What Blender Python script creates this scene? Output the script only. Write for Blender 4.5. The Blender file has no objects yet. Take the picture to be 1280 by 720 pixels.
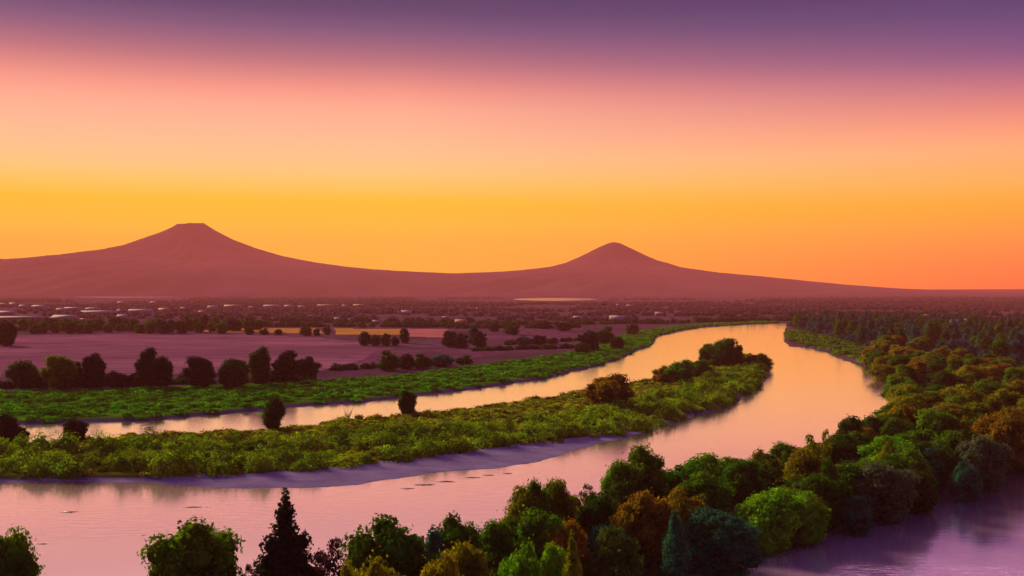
import bpy, math, random
import numpy as np
from mathutils import Vector
random.seed(7); rng = np.random.default_rng(7)
S = bpy.context.scene
COL = S.collection
F = 640 / math.tan(math.radians(25)); H = 60.0; Y0 = 360.0      # focal length in photo pixels, camera height, horizon row
GZ = 1.6                                                       # height of the flat land above the water

def W(px, py):                                                 # a point of the water level seen at this place of the photo
    y = H * F / (py - Y0); return ((px - 640) / F * y, y)
def lin(r, g, b):
    f = lambda c: (c/255/12.92) if c/255 <= .04045 else ((c/255+.055)/1.055)**2.4
    return (f(r), f(g), f(b), 1)

# ------------------------------------------------------------------ materials
def mat(name):
    m = bpy.data.materials.new(name); m.use_nodes = True
    nt = m.node_tree; nt.nodes.clear()
    out = nt.nodes.new('ShaderNodeOutputMaterial')
    return m, nt, out
def N(nt, t, **kw):
    n = nt.nodes.new(t)
    for k, v in kw.items():
        if k.startswith('i_'):
            key = k[2:]; n.inputs[int(key) if key.isdigit() else key].default_value = v
        else: setattr(n, k, v)
    return n
def L(nt, a, b): nt.links.new(a, b)

def foliage_mat(name, transl=.35, var=.55, patches=None):
    m, nt, out = mat(name)
    oi = N(nt, 'ShaderNodeObjectInfo'); tc = N(nt, 'ShaderNodeTexCoord'); geo = N(nt, 'ShaderNodeNewGeometry')
    at = N(nt, 'ShaderNodeAttribute', attribute_name='tint')
    n1 = N(nt, 'ShaderNodeTexNoise', i_Scale=.28, i_Detail=3.0)
    L(nt, geo.outputs['Position'], n1.inputs['Vector'])
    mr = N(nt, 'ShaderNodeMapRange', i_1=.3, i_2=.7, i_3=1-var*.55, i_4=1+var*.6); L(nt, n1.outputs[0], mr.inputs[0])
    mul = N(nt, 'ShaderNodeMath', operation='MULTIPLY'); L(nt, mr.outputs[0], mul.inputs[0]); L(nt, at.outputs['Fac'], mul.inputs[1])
    n2 = N(nt, 'ShaderNodeTexNoise', i_Scale=.11, i_Detail=2.0); L(nt, geo.outputs['Position'], n2.inputs['Vector'])
    hs = N(nt, 'ShaderNodeHueSaturation')
    if patches:
        n4 = N(nt, 'ShaderNodeTexNoise', i_Scale=.035, i_Detail=5.0); L(nt, geo.outputs['Position'], n4.inputs['Vector'])
        m4 = N(nt, 'ShaderNodeMapRange', i_1=.52, i_2=.66, i_4=.75); L(nt, n4.outputs[0], m4.inputs[0])
        x4 = N(nt, 'ShaderNodeMixRGB'); L(nt, m4.outputs[0], x4.inputs[0]); L(nt, oi.outputs['Color'], x4.inputs[1]); x4.inputs[2].default_value = patches; L(nt, x4.outputs[0], hs.inputs['Color'])
    else: L(nt, oi.outputs['Color'], hs.inputs['Color'])
    mh = N(nt, 'ShaderNodeMapRange', i_1=.3, i_2=.7, i_3=.475, i_4=.525); L(nt, n2.outputs[0], mh.inputs[0])
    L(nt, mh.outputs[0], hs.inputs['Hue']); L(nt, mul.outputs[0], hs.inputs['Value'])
    d = N(nt, 'ShaderNodeBsdfDiffuse'); t = N(nt, 'ShaderNodeBsdfTranslucent')
    L(nt, hs.outputs[0], d.inputs[0])
    tm = N(nt, 'ShaderNodeHueSaturation', i_Saturation=1.1, i_Value=1.5); L(nt, hs.outputs[0], tm.inputs['Color']); L(nt, tm.outputs[0], t.inputs[0])
    mx = N(nt, 'ShaderNodeMixShader', i_0=transl); L(nt, d.outputs[0], mx.inputs[1]); L(nt, t.outputs[0], mx.inputs[2])
    L(nt, mx.outputs[0], out.inputs[0]); return m
def ground_mat(name, c1, c2, scale=.02, c3=None, stretch=(1, 1, 1), shore=None, rough=.9, furrow=0, furrow_rot=0):
    m, nt, out = mat(name)
    geo = N(nt, 'ShaderNodeNewGeometry'); mp = N(nt, 'ShaderNodeMapping'); mp.inputs['Scale'].default_value = stretch
    L(nt, geo.outputs['Position'], mp.inputs[0])
    n1 = N(nt, 'ShaderNodeTexNoise', i_Scale=scale, i_Detail=6.0, i_Roughness=.62); L(nt, mp.outputs[0], n1.inputs['Vector'])
    r = N(nt, 'ShaderNodeValToRGB'); L(nt, n1.outputs[0], r.inputs[0])
    r.color_ramp.elements[0].position = .36; r.color_ramp.elements[0].color = (*c1, 1)
    r.color_ramp.elements[1].position = .64; r.color_ramp.elements[1].color = (*c2, 1)
    col = r.outputs[0]
    n3 = N(nt, 'ShaderNodeTexNoise', i_Scale=scale*9, i_Detail=4.0); L(nt, mp.outputs[0], n3.inputs['Vector'])
    if c3:
        r3 = N(nt, 'ShaderNodeMapRange', i_1=.52, i_2=.66); L(nt, n3.outputs[0], r3.inputs[0])
        mx = N(nt, 'ShaderNodeMixRGB'); L(nt, r3.outputs[0], mx.inputs[0]); L(nt, col, mx.inputs[1]); mx.inputs[2].default_value = (*c3, 1); col = mx.outputs[0]
    if furrow:
        m2 = N(nt, 'ShaderNodeMapping'); m2.inputs['Rotation'].default_value = (0, 0, furrow_rot); L(nt, geo.outputs['Position'], m2.inputs[0])
        wv = N(nt, 'ShaderNodeTexWave', i_Scale=furrow, i_Distortion=2.5, i_Detail=3.0); L(nt, m2.outputs[0], wv.inputs[0])
        mr = N(nt, 'ShaderNodeMapRange', i_3=.80, i_4=1.18); L(nt, wv.outputs['Fac'], mr.inputs[0])
        mx = N(nt, 'ShaderNodeMixRGB', blend_type='MULTIPLY', i_0=1.0); L(nt, col, mx.inputs[1]); L(nt, mr.outputs[0], mx.inputs[2]); col = mx.outputs[0]
    if shore:
        at = N(nt, 'ShaderNodeAttribute', attribute_name='shore')
        add = N(nt, 'ShaderNodeMath', operation='MULTIPLY_ADD', i_1=3.0); L(nt, n3.outputs[0], add.inputs[0]); L(nt, at.outputs['Fac'], add.inputs[2])
        mr = N(nt, 'ShaderNodeMapRange', i_1=shore[1]+1.2, i_2=shore[1]+2.2); L(nt, add.outputs[0], mr.inputs[0])
        mx = N(nt, 'ShaderNodeMixRGB'); L(nt, mr.outputs[0], mx.inputs[0]); mx.inputs[1].default_value = (*shore[0], 1); L(nt, col, mx.inputs[2]); col = mx.outputs[0]
    b = N(nt, 'ShaderNodeBsdfDiffuse', i_Roughness=.3)
    L(nt, col, b.inputs['Color'])
    bp = N(nt, 'ShaderNodeBump', i_Strength=.5, i_Distance=.6); L(nt, n3.outputs[0], bp.inputs['Height']); L(nt, bp.outputs[0], b.inputs['Normal'])
    L(nt, b.outputs[0], out.inputs[0]); return m
def plain_mat(name, c, rough=.8):
    m, nt, out = mat(name)
    geo = N(nt, 'ShaderNodeNewGeometry'); n1 = N(nt, 'ShaderNodeTexNoise', i_Scale=.6, i_Detail=5.0); L(nt, geo.outputs['Position'], n1.inputs['Vector'])
    mr = N(nt, 'ShaderNodeMapRange', i_1=.3, i_2=.7, i_3=.75, i_4=1.15); L(nt, n1.outputs[0], mr.inputs[0])
    hs = N(nt, 'ShaderNodeHueSaturation'); hs.inputs['Color'].default_value = (*c, 1); L(nt, mr.outputs[0], hs.inputs['Value'])
    b = N(nt, 'ShaderNodeBsdfPrincipled', i_Roughness=rough); b.inputs['Specular IOR Level'].default_value = .2
    L(nt, hs.outputs[0], b.inputs['Base Color']); L(nt, b.outputs[0], out.inputs[0]); return m

LEAF = foliage_mat('leaves', .3, .8); SCRUB = foliage_mat('scrub_leaves', .22, 1.3); SCRUBP = foliage_mat('dry_scrub_leaves', .25, 1.2, (.17, .10, .02, 1))
BARK = plain_mat('bark', (.045, .03, .025), .95)
LAND = ground_mat('plain_soil', (.07, .03, .05), (.14, .06, .10), .006, c3=(.05, .045, .03), shore=((.06, .045, .07), 1.5))
MEADOW = ground_mat('meadow_turf', (.03, .10, .006), (.07, .16, .008), .03, shore=((.065, .05, .10), 3.5))
ISLET = ground_mat('island_turf', (.05, .09, .006), (.10, .13, .01), .05, c3=(.12, .07, .02), shore=((.12, .09, .16), 3.6))
SANDM = ground_mat('gravel_sand', (.17, .135, .225), (.26, .205, .31), .08, c3=(.22, .17, .40), stretch=(1, 2.4, 1))
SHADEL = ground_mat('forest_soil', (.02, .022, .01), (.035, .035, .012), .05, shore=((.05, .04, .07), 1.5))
PLOW = ground_mat('ploughed_soil', (.15, .06, .095), (.29, .11, .16), .008, c3=(.15, .05, .12), furrow=.014, furrow_rot=1.42, stretch=(.35, 1, 1))
HEATH = ground_mat('fallow_soil', (.10, .035, .07), (.17, .06, .11), .012, c3=(.06, .035, .05))
HAY = ground_mat('stubble', (.36, .17, .04), (.5, .25, .06), .02, furrow=.12, furrow_rot=1.5)
PINKF = ground_mat('bare_field_soil', (.33, .10, .10), (.42, .15, .14), .02)
ROCK = ground_mat('mountain_rock', (.07, .03, .055), (.12, .048, .09), .0016, stretch=(1, 1, 2.5))

def water_mat(name, near, rough, b0, b1, tintc):
    m, nt, out = mat(name)
    geo = N(nt, 'ShaderNodeNewGeometry'); mp = N(nt, 'ShaderNodeMapping'); mp.inputs['Scale'].default_value = (.5, 1.3, 1)
    L(nt, geo.outputs['Position'], mp.inputs[0])
    n1 = N(nt, 'ShaderNodeTexNoise', i_Scale=.35, i_Detail=4.0, i_Roughness=.6); L(nt, mp.outputs[0], n1.inputs['Vector'])
    n2 = N(nt, 'ShaderNodeTexNoise', i_Scale=.03, i_Detail=2.0); L(nt, mp.outputs[0], n2.inputs['Vector'])
    st = N(nt, 'ShaderNodeMapRange', i_1=.35, i_2=.7, i_3=b0, i_4=b1); L(nt, n2.outputs[0], st.inputs[0])
    bp = N(nt, 'ShaderNodeBump', i_Distance=.8); L(nt, n1.outputs[0], bp.inputs['Height']); L(nt, st.outputs[0], bp.inputs['Strength'])
    g = N(nt, 'ShaderNodeBsdfGlossy', i_Roughness=rough); g.inputs['Color'].default_value = (.96, .96, .96, 1); L(nt, bp.outputs[0], g.inputs['Normal'])
    d = N(nt, 'ShaderNodeBsdfDiffuse'); d.inputs[0].default_value = tintc
    lw = N(nt, 'ShaderNodeLayerWeight', i_Blend=.5); fr = N(nt, 'ShaderNodeMapRange', i_1=.745, i_2=.85, i_3=near, i_4=.98); L(nt, lw.outputs['Facing'], fr.inputs[0])
    mx = N(nt, 'ShaderNodeMixShader'); L(nt, fr.outputs[0], mx.inputs[0]); L(nt, d.outputs[0], mx.inputs[1]); L(nt, g.outputs[0], mx.inputs[2])
    L(nt, mx.outputs[0], out.inputs[0]); return m
WATER = water_mat('river_water', .48, .12, .03, .07, (.98, .68, .58, 1)); CLEAR = water_mat('clear_channel_water', .78, .10, .05, .13, (.95, .58, .95, 1))

# ------------------------------------------------------------------ objects
def tag(o, label=None, cat=None, group=None, kind=None):
    for k, v in (('label', label), ('category', cat), ('group', group), ('kind', kind)):
        if v: o[k] = v
    return o
def mesh(name, verts, faces, m=None, smooth=False, tint=None):
    """faces: (n,k) int array or list of such arrays"""
    me = bpy.data.meshes.new(name)
    fs = faces if isinstance(faces, list) else [faces]
    fs = [np.asarray(f, dtype=np.int32) for f in fs if len(f)]
    verts = np.asarray(verts, dtype=np.float32)
    me.vertices.add(len(verts)); me.vertices.foreach_set('co', verts.ravel())
    loops = np.concatenate([f.ravel() for f in fs]); tot = np.concatenate([np.full(len(f), f.shape[1], np.int32) for f in fs])
    start = np.concatenate([[0], np.cumsum(tot)[:-1]]).astype(np.int32)
    me.loops.add(len(loops)); me.loops.foreach_set('vertex_index', loops)
    me.polygons.add(len(tot)); me.polygons.foreach_set('loop_start', start); me.polygons.foreach_set('loop_total', tot)
    if smooth: me.polygons.foreach_set('use_smooth', np.ones(len(tot), bool))
    me.update(calc_edges=True)
    if tint is not None:
        a = me.attributes.new('tint', 'FLOAT', 'POINT'); a.data.foreach_set('value', np.asarray(tint, np.float32))
    if m: me.materials.append(m)
    return me
def obj(name, me, parent=None, loc=(0, 0, 0)):
    o = bpy.data.objects.new(name, me); COL.objects.link(o); o.location = loc
    if parent: o.parent = parent
    return o

# ------------------------------------------------------------------ the lie of the land
far_land = [W(-900, 537), W(-100, 531), W(0, 530), W(40, 530), W(94, 528), W(187, 526), W(230, 522), W(281, 517), W(344, 511), W(400, 506), W(443, 504),
  W(502, 497), W(540, 492.5), W(590, 487), W(637, 480), W(684, 473), W(711, 466), W(742, 459), W(760, 454), W(780, 447), W(797, 438), W(815, 432), W(818, 425),
  W(822, 421), W(849, 414), W(880, 409), W(930, 405.8), W(983, 403.6), W(984, 407), W(981, 415), W(980, 427), W(988, 433), W(1008, 434), W(1034, 441), W(1055, 450),
  W(1080, 458.5), W(1100, 468), W(1114, 477), W(1116, 499), W(1124, 522), W(1112, 552), W(1065, 573), W(1030, 590), W(960, 608), W(880, 628), W(800, 648),
  W(720, 672), W(640, 702), W(560, 735), W(450, 772), W(300, 790), W(0, 792), W(-900, 800), (-420, -400), (120, -400), (40, 0), (12, 120), (17, 206), W(900, 704),
  W(1020, 670), W(1132, 630), W(1200, 603), W(1280, 575), W(1345, 545), W(1340, 500), W(1300, 476), W(1252, 465), W(1262, 459), W(1320, 463), W(1500, 480),
  W(2300, 520), (9000, 2500), (26000, 16500), (-26000, 16500), (-9000, 2500)]
island = [W(-500, 575), W(-100, 563), W(0, 560), W(34, 558), W(78, 555), W(125, 551), W(175, 545), W(256, 543), W(300, 541.5), W(353, 537), W(396, 533), W(427, 527),
  W(465, 525), W(502, 522), W(527, 519), W(571, 515.6), W(621, 508), W(659, 502), W(709, 493.5), W(739, 489.5), W(789, 481.5), W(820, 476), W(850, 466), W(872, 455),
  W(900, 449), W(930, 445), W(952, 447), W(963, 456), W(959, 470), W(951, 482), W(928, 495), W(915, 506), W(878, 518), W(831, 530), W(780, 548), W(742, 557), W(715, 563),
  W(677, 577), W(621, 585.5), W(559, 589), W(509, 595.5), W(477, 601.5), W(434, 607.5), W(393, 610.5), W(312, 611.5), W(272, 610.5), W(250, 608), W(187, 604), W(94, 602),
  W(0, 604), W(-100, 608), W(-500, 620)]
sand_poly = [W(-500, 617), W(-160, 604), W(60, 600.5), W(187, 599), W(294, 599), W(384, 593), W(434, 587), W(527, 577), W(621, 562.5), W(684, 557.5), W(740, 550), W(805, 534), W(867, 519.5), W(905, 508),
  W(925, 505), W(880, 530), W(780, 560), W(677, 590), W(559, 605), W(434, 625), W(250, 625), W(60, 612), W(-500, 632)]
meadow_poly = [W(-900, 500), W(0, 492), W(100, 490), W(270, 484), W(400, 478), W(430, 475), W(500, 471), W(560, 463), W(640, 452), W(700, 444), W(740, 436), W(762, 424), W(790, 416),
  W(830, 410), W(880, 405), W(960, 402.5), W(983, 403.5), W(983, 412), W(830, 440), W(700, 480), W(400, 520), W(0, 540), W(-900, 560)]
plow_poly = [W(-600, 424), W(20, 421), W(130, 418.5), W(300, 419), W(400, 424), W(470, 431), W(492, 437), W(470, 447), W(430, 459), W(400, 466), W(300, 468), W(150, 472), W(0, 474), W(-600, 478)]
hay_polys = [('orange strip of stubble field between dark hedges', [W(240, 412.5), W(398, 411.5), W(404, 418), W(250, 416.5)]),
             ('bright orange stubble field in front of the hedge trees', [W(418, 412), W(502, 412.5), W(508, 420), W(420, 419.5)])]
pink_poly = [W(510, 413), W(560, 413), W(556, 424), W(512, 422)]
heath_polys = [[W(600, 413), W(722, 413), W(716, 421), W(690, 429), W(604, 430)], [W(470, 441), W(600, 438), W(640, 441), W(560, 455), W(430, 468), W(440, 461)]]
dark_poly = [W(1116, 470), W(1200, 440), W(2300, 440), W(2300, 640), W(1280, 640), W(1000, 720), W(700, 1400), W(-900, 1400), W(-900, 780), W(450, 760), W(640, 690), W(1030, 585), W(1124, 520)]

def inside(P, poly):
    x, y = P[:, 0], P[:, 1]; r = np.zeros(len(P), bool); n = len(poly)
    for i in range(n):
        x0, y0 = poly[i]; x1, y1 = poly[i-1]
        if y0 == y1: continue
        c = ((y0 > y) != (y1 > y)) & (x < (x1-x0)*(y-y0)/(y1-y0)+x0); r ^= c
    return r
def sdf(P, poly):
    d = np.full(len(P), 1e9); n = len(poly)
    for i in range(n):
        a = np.array(poly[i]); b = np.array(poly[i-1]); ab = b-a; l = ab@ab
        if l == 0: continue
        t = np.clip(((P-a)@ab)/l, 0, 1); q = P-a-t[:, None]*ab; d = np.minimum(d, q[:, 0]**2+q[:, 1]**2)
    d = np.sqrt(d); return np.where(inside(P, poly), d, -d)
_ph = rng.uniform(0, 6.28, (24, 2)); _an = rng.uniform(0, 3.14, 24)
def wob(P, l):                                                # a cheap smooth wobble of wavelength about l
    r = 0
    for k in range(6):
        f = 6.28/l*(1+.37*k); a = _an[k*3]; r = r+np.sin(f*(P[:, 0]*math.cos(a)+P[:, 1]*math.sin(a))+_ph[k, 0])/(1+.6*k)
    return r/2
def land_d(P):
    d = np.maximum(sdf(P, far_land), sdf(P, island)); D = np.maximum(P[:, 1], 100)
    return d+wob(P, 46)*np.clip(D/500, .4, 1.6)*1.5+wob(P+50, 13)*.8
def ground_z(P):
    d = land_d(P); sand = np.clip(sdf(P, sand_poly)/3+.5, 0, 1)
    z = np.clip(np.where(d < 0, d*.2, d*(.28*(1-sand)+.07*sand)+.05), -1.6, GZ)
    return z, d

# the mountains as a height field
def spline(xs, ys, x): return np.interp(x, xs, ys)
MD = 12000.0; K = MD/F
def prof(pts): a = np.array(pts, float); return a[:, 0]*K, (Y0-a[:, 1])*K+H
LL = prof([(0, 280), (8, 279.6), (15, 280), (20, 283.5), (37, 291), (57, 299), (80, 308), (105, 314), (150, 321), (190, 325.5), (240, 330), (330, 345), (460, 367)])
LR = prof([(0, 280), (12, 279), (17.5, 278.8), (21, 281.5), (33, 288.5), (53, 299), (83, 310.5), (113, 319.5), (143, 326), (165, 329.5), (203, 334.5), (263, 339), (340, 343), (420, 352), (520, 367)])
RL = prof([(0, 302), (8, 304), (24, 311), (40, 319), (60, 328), (78, 333), (115, 338), (165, 341.2), (230, 344), (330, 352), (450, 367)])
RR = prof([(0, 302), (8, 303.5), (22, 310.5), (36, 317.5), (54, 325.5), (83, 334), (133, 341.5), (183, 346.5), (233, 351.5), (283, 356.5), (340, 360.5), (430, 364), (560, 367)])
def cone(X, Y, cx, Lp, Rp):
    dx = X-(cx-640)*K; dy = (Y-MD)*1.0; r = np.hypot(dx, dy)+1e-6; t = np.clip(dx/r*1.6+.5, 0, 1); t = t*t*(3-2*t)
    th = np.arctan2(dy, dx); g_ = np.clip(-dy/r+.05, 0, 1)*np.clip(r/600, .2, 1); rr = r*(1+g_*(.016*np.sin(th*17+r*.0025)+.014*np.sin(th*31-r*.003)+.015*np.sin(th*57+r*.004)))
    return np.interp(rr, *Lp)*(1-t)+np.interp(rr, *Rp)*t
def mount_z(X, Y):
    a = cone(X, Y, 237, LL, LR); b = cone(X, Y, 767, RL, RR)
    c = np.interp(np.hypot(X-(-120-640)*K, Y-MD), *prof([(0, 321), (90, 322), (118, 323.5), (135, 327), (200, 335), (300, 350), (400, 367)]))
    d = np.interp(np.hypot((X-(1350-640)*K)*.4, Y-MD-400), *prof([(0, 361.2), (120, 362), (200, 365.8), (300, 367)]))
    k = 5.0; z = k*np.log(np.exp((a-300)/k)+np.exp((b-300)/k)+np.exp((c-300)/k)+np.exp((d-300)/k))+300
    P = np.stack([X.ravel(), Y.ravel()], 1)
    return z+(wob(P, 900).reshape(X.shape)*6+wob(P, 210).reshape(X.shape)*2.5)*np.clip((z-30)/260, 0, 1)-2

def grid_faces(nr, nc):
    i = np.arange(nr-1)[:, None]*nc+np.arange(nc-1)[None]
    return np.stack([i, i+1, i+nc+1, i+nc], -1).reshape(-1, 4)

# terrain: one sheet from behind the camera to the horizon, cut along its faces into the surfaces it is made of
rows = np.concatenate([np.arange(365.6, 400, 1.2), np.arange(400, 640, .9), np.arange(640, 800, 3), np.arange(800, 1400, 60), [1800, 3000, 6000]])
ys = H*F/(rows-Y0); ys = np.concatenate([ys, [-60, -400]])
cols = np.concatenate([np.arange(-900, -60, 30), np.arange(-60, 1340, 2.2), np.arange(1340, 2200, 30)])
cy = np.maximum(ys, 60.0)
PX = (cols[None]-640)/F*cy[:, None]; PY = np.repeat(ys[:, None], len(cols), 1)
P = np.stack([PX.ravel(), PY.ravel()], 1)
z, dsh = ground_z(P)
z = z+np.where(z >= GZ-.01, wob(P, 70)*.12, 0)
V = np.stack([P[:, 0], P[:, 1], z], 1); FC = grid_faces(*PX.shape)[:, ::-1]
C0 = P[FC].mean(1); zone = np.zeros(len(FC), int)
zone[inside(C0, [W(990, 409), W(1010, 413), W(1060, 424), W(1116, 438), W(1116, 470), W(1330, 480), W(1500, 478), W(1400, 403), W(1080, 403)])] = 9
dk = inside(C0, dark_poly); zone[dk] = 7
zone[inside(C0, meadow_poly)] = 1; zone[inside(C0, plow_poly)] = 2
for _, q in hay_polys: zone[inside(C0, q)] = 3
zone[inside(C0, pink_poly)] = 4
for q in heath_polys: zone[inside(C0, q)] = 5
isl = sdf(C0, island) > -12; zone[isl] = 6
Cw = C0+np.stack([wob(C0, 18)*1.2, wob(C0+9, 15)*1.2], 1)
sd = inside(Cw, sand_poly); zone[sd & isl] = 8
def cut(name, sel, m, label=None, kind='structure'):
    f = FC[sel]; u, inv = np.unique(f, return_inverse=True)
    me = mesh(name, V[u], inv.reshape(f.shape), m, True)
    a = me.attributes.new('shore', 'FLOAT', 'POINT'); a.data.foreach_set('value', dsh[u].astype(np.float32))
    return tag(obj(name, me), label, None, None, kind)
cut('ground', zone == 0, LAND, 'dark hazy plain of farmland reaching to the mountains')
cut('meadow', zone == 1, MEADOW, 'bright green grassy bank on the far side of the river')
cut('field', zone == 2, PLOW, 'large purple ploughed field behind the row of dark trees')
for l, q in hay_polys: cut('field', (zone == 3) & inside(C0, q), HAY, l)
cut('field', zone == 4, PINKF, 'small pinkish bare field beside the orange stubble')
cut('field', (zone == 5) & inside(C0, heath_polys[0]), HEATH, 'dull mauve field short of the far river bend')
cut('field', (zone == 5) & ~inside(C0, heath_polys[0]), HEATH, 'dusky mauve field corner behind the green bank')
cut('island', zone == 6, ISLET, 'long green island in the middle of the river')
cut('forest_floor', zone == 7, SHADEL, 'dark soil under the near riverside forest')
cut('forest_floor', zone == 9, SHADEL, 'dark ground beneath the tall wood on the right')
cut('sandbar', zone == 8, SANDM, 'violet grey gravel bar along the near shore of the island')

xs = np.linspace(-9500, 12500, 1150); yy = np.linspace(7300, 15800, 260)
MX, MY = np.meshgrid(xs, yy); MZ = mount_z(MX, MY); MZ = np.where(MZ < 3, -1, MZ)
tag(obj('mountains', mesh('mountains', np.stack([MX, MY, MZ], -1).reshape(-1, 3), grid_faces(*MX.shape), ROCK, True)),
    'two hazy rose brown volcanoes joined by a long saddle on the horizon', kind='structure')

def flat(name, poly, z, m, label=None, kind='structure'):
    v = [(x, y, z) for x, y in poly]
    return tag(obj(name, mesh(name, v, np.arange(len(v))[None, :], m)), label, None, None, kind)
mid = [(5, -400), (4, 100), (6, 195), W(800, 695), W(960, 640), W(1100, 592), W(1200, 550), W(1290, 520), W(1292, 500), W(1240, 474), W(1215, 458), W(1190, 440), (1200, 1400), (2400, 2050)]
flat('river_water', [(-1500, -400)]+mid+[(-2400, 2050)], 0, WATER, 'wide river reflecting the pink and orange sunset sky')
flat('channel_water', [(1200, -400)]+mid[::-1], 0, CLEAR, 'clear lilac side channel behind the forested spit')
def lens(x0, x1, ya, yb, n=18):
    t = np.linspace(0, 1, n); up = [W(x0+(x1-x0)*a, (ya+yb)/2-(yb-ya)/2*math.sin(math.pi*a)**.6) for a in t]
    lo = [W(x0+(x1-x0)*a, (ya+yb)/2+(yb-ya)/2*math.sin(math.pi*a)**.6) for a in t[::-1][1:-1]]
    return (up+lo)[::-1]
flat('lake_water', lens(640, 748, 372.8, 376.6), 2.3, WATER, 'thin bright lake on the plain below the right volcano')
flat('lake_water', lens(92, 222, 370.2, 372.6), 2.3, WATER, 'thin bright lake on the plain below the left volcano')
flat('lake_water', lens(1002, 1040, 402.2, 405.8), 2.6, WATER, 'bright backwater behind the right bank of the far river bend')

# ------------------------------------------------------------------ foliage
def sphere_pts(n):
    v = rng.normal(size=(n, 3)); return v/np.linalg.norm(v, axis=1)[:, None]
_ic = bpy.data.meshes.new('tmp')
import bmesh
_b = bmesh.new(); bmesh.ops.create_icosphere(_b, subdivisions=2, radius=1); _b.verts.ensure_lookup_table()
ICO_V = np.array([v.co[:] for v in _b.verts]); ICO_F = np.array([[v.index for v in f.verts] for f in _b.faces]); _b.free()
_b = bmesh.new(); bmesh.ops.create_icosphere(_b, subdivisions=1, radius=1); _b.verts.ensure_lookup_table()
ICO1_V = np.array([v.co[:] for v in _b.verts]); ICO1_F = np.array([[v.index for v in f.verts] for f in _b.faces]); _b.free()
bpy.data.meshes.remove(_ic)

def leaves(pos, nrm, size, spread_=.55, elong=1.5):
    """quads at pos facing about nrm"""
    n = len(pos); nn = nrm+rng.normal(size=(n, 3))*spread_; nn /= np.linalg.norm(nn, axis=1)[:, None]
    r = rng.normal(size=(n, 3)); a = np.cross(nn, r); a /= np.linalg.norm(a, axis=1)[:, None]; b = np.cross(nn, a)
    s = size*rng.uniform(.55, 1.3, n)[:, None]; a = a*s*.5*elong; b = b*s*.5/elong*1.3
    bend = nn*s*.15
    v = np.stack([pos+a, pos+b+bend, pos-a, pos-b+bend], 1).reshape(-1, 3)
    return v, np.arange(4*n).reshape(-1, 4)
def lobes_mesh(name, lobes, n_leaves, size, core=.8, spread_=.55, m=None, under=.35, big=True):
    """lobes: rows cx cy cz rx ry rz. Leaf faces over the lobes' outer surface, an uneven dark core inside each."""
    lobes = np.asarray(lobes, float); area = (lobes[:, 3]*lobes[:, 5]); cnt = np.maximum(4, (n_leaves*area/area.sum()).astype(int))
    V_, F4, F3, T = [], [], [], []; base = 0
    for (cx, cy_, cz, rx, ry, rz), k in zip(lobes, cnt):
        d = sphere_pts(k*2); d = d[rng.random(len(d)) < np.where(d[:, 2] < -.2, under, 1)][:k]
        rad = 1+rng.normal(size=len(d))*.08+.10*np.sin(d[:, 0]*7+cx*3)*np.sin(d[:, 1]*6+cz*2)+.07*np.sin(d[:, 2]*9+cy_)
        stray = rng.random(len(d)) < .10; rad = rad+np.where(stray, rng.exponential(.16, len(d)), 0)
        p = np.array([cx, cy_, cz])+d*rad[:, None]*[rx, ry, rz]
        keep = np.ones(len(p), bool)
        for q in lobes:
            if (q == [cx, cy_, cz, rx, ry, rz]).all(): continue
            keep &= (((p-q[:3])/q[3:])**2).sum(1) > .7
        p = p[keep]; d = d[keep]
        if not len(p): continue
        nr = d/np.array([rx, ry, rz]); nr /= np.linalg.norm(nr, axis=1)[:, None]
        v, f = leaves(p, nr, size, spread_); V_.append(v); F4.append(f+base); base += len(v)
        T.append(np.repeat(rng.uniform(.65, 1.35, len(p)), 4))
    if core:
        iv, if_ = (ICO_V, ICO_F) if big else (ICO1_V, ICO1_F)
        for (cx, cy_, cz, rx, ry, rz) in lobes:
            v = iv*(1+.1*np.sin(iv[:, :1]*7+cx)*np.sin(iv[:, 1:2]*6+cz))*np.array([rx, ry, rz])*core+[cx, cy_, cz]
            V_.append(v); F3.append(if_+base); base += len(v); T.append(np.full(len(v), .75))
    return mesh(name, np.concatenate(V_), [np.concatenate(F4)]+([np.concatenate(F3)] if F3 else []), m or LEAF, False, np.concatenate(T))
def tube(pts, rad, n=7):
    pts = [Vector(p) for p in pts]; V_, F_ = [], []
    for i, p in enumerate(pts):
        t = (pts[min(i+1, len(pts)-1)]-pts[max(i-1, 0)]).normalized(); a = t.orthogonal().normalized(); b = t.cross(a)
        for k in range(n):
            w = 2*math.pi*k/n; V_.append(p+(a*math.cos(w)+b*math.sin(w))*rad[i])
    for i in range(len(pts)-1):
        for k in range(n): F_.append((i*n+k, i*n+(k+1) % n, (i+1)*n+(k+1) % n, (i+1)*n+k))
    return [tuple(v) for v in V_], F_
def trunk_mesh(h, r, limbs, name='trunk'):
    V_, F_ = tube([(0, 0, -.6), (0, 0, 0), (.1, .05, h*.35), (-.05, .1, h*.7), (0, 0, h)], [r*1.5, r*1.25, r*.8, r*.5, r*.14])
    for e in limbs:
        z0 = h*random.uniform(.28, .6); s = Vector((0, .05, z0)); e = Vector(e); md = s.lerp(e, .5)+Vector((0, 0, -.4))
        v, f = tube([s, md, e], [r*.42, r*.28, r*.08], 5); o = len(V_); V_ += v; F_ += [tuple(i+o for i in q) for q in f]
    return mesh(name, V_, np.array(F_), BARK, True)

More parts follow.
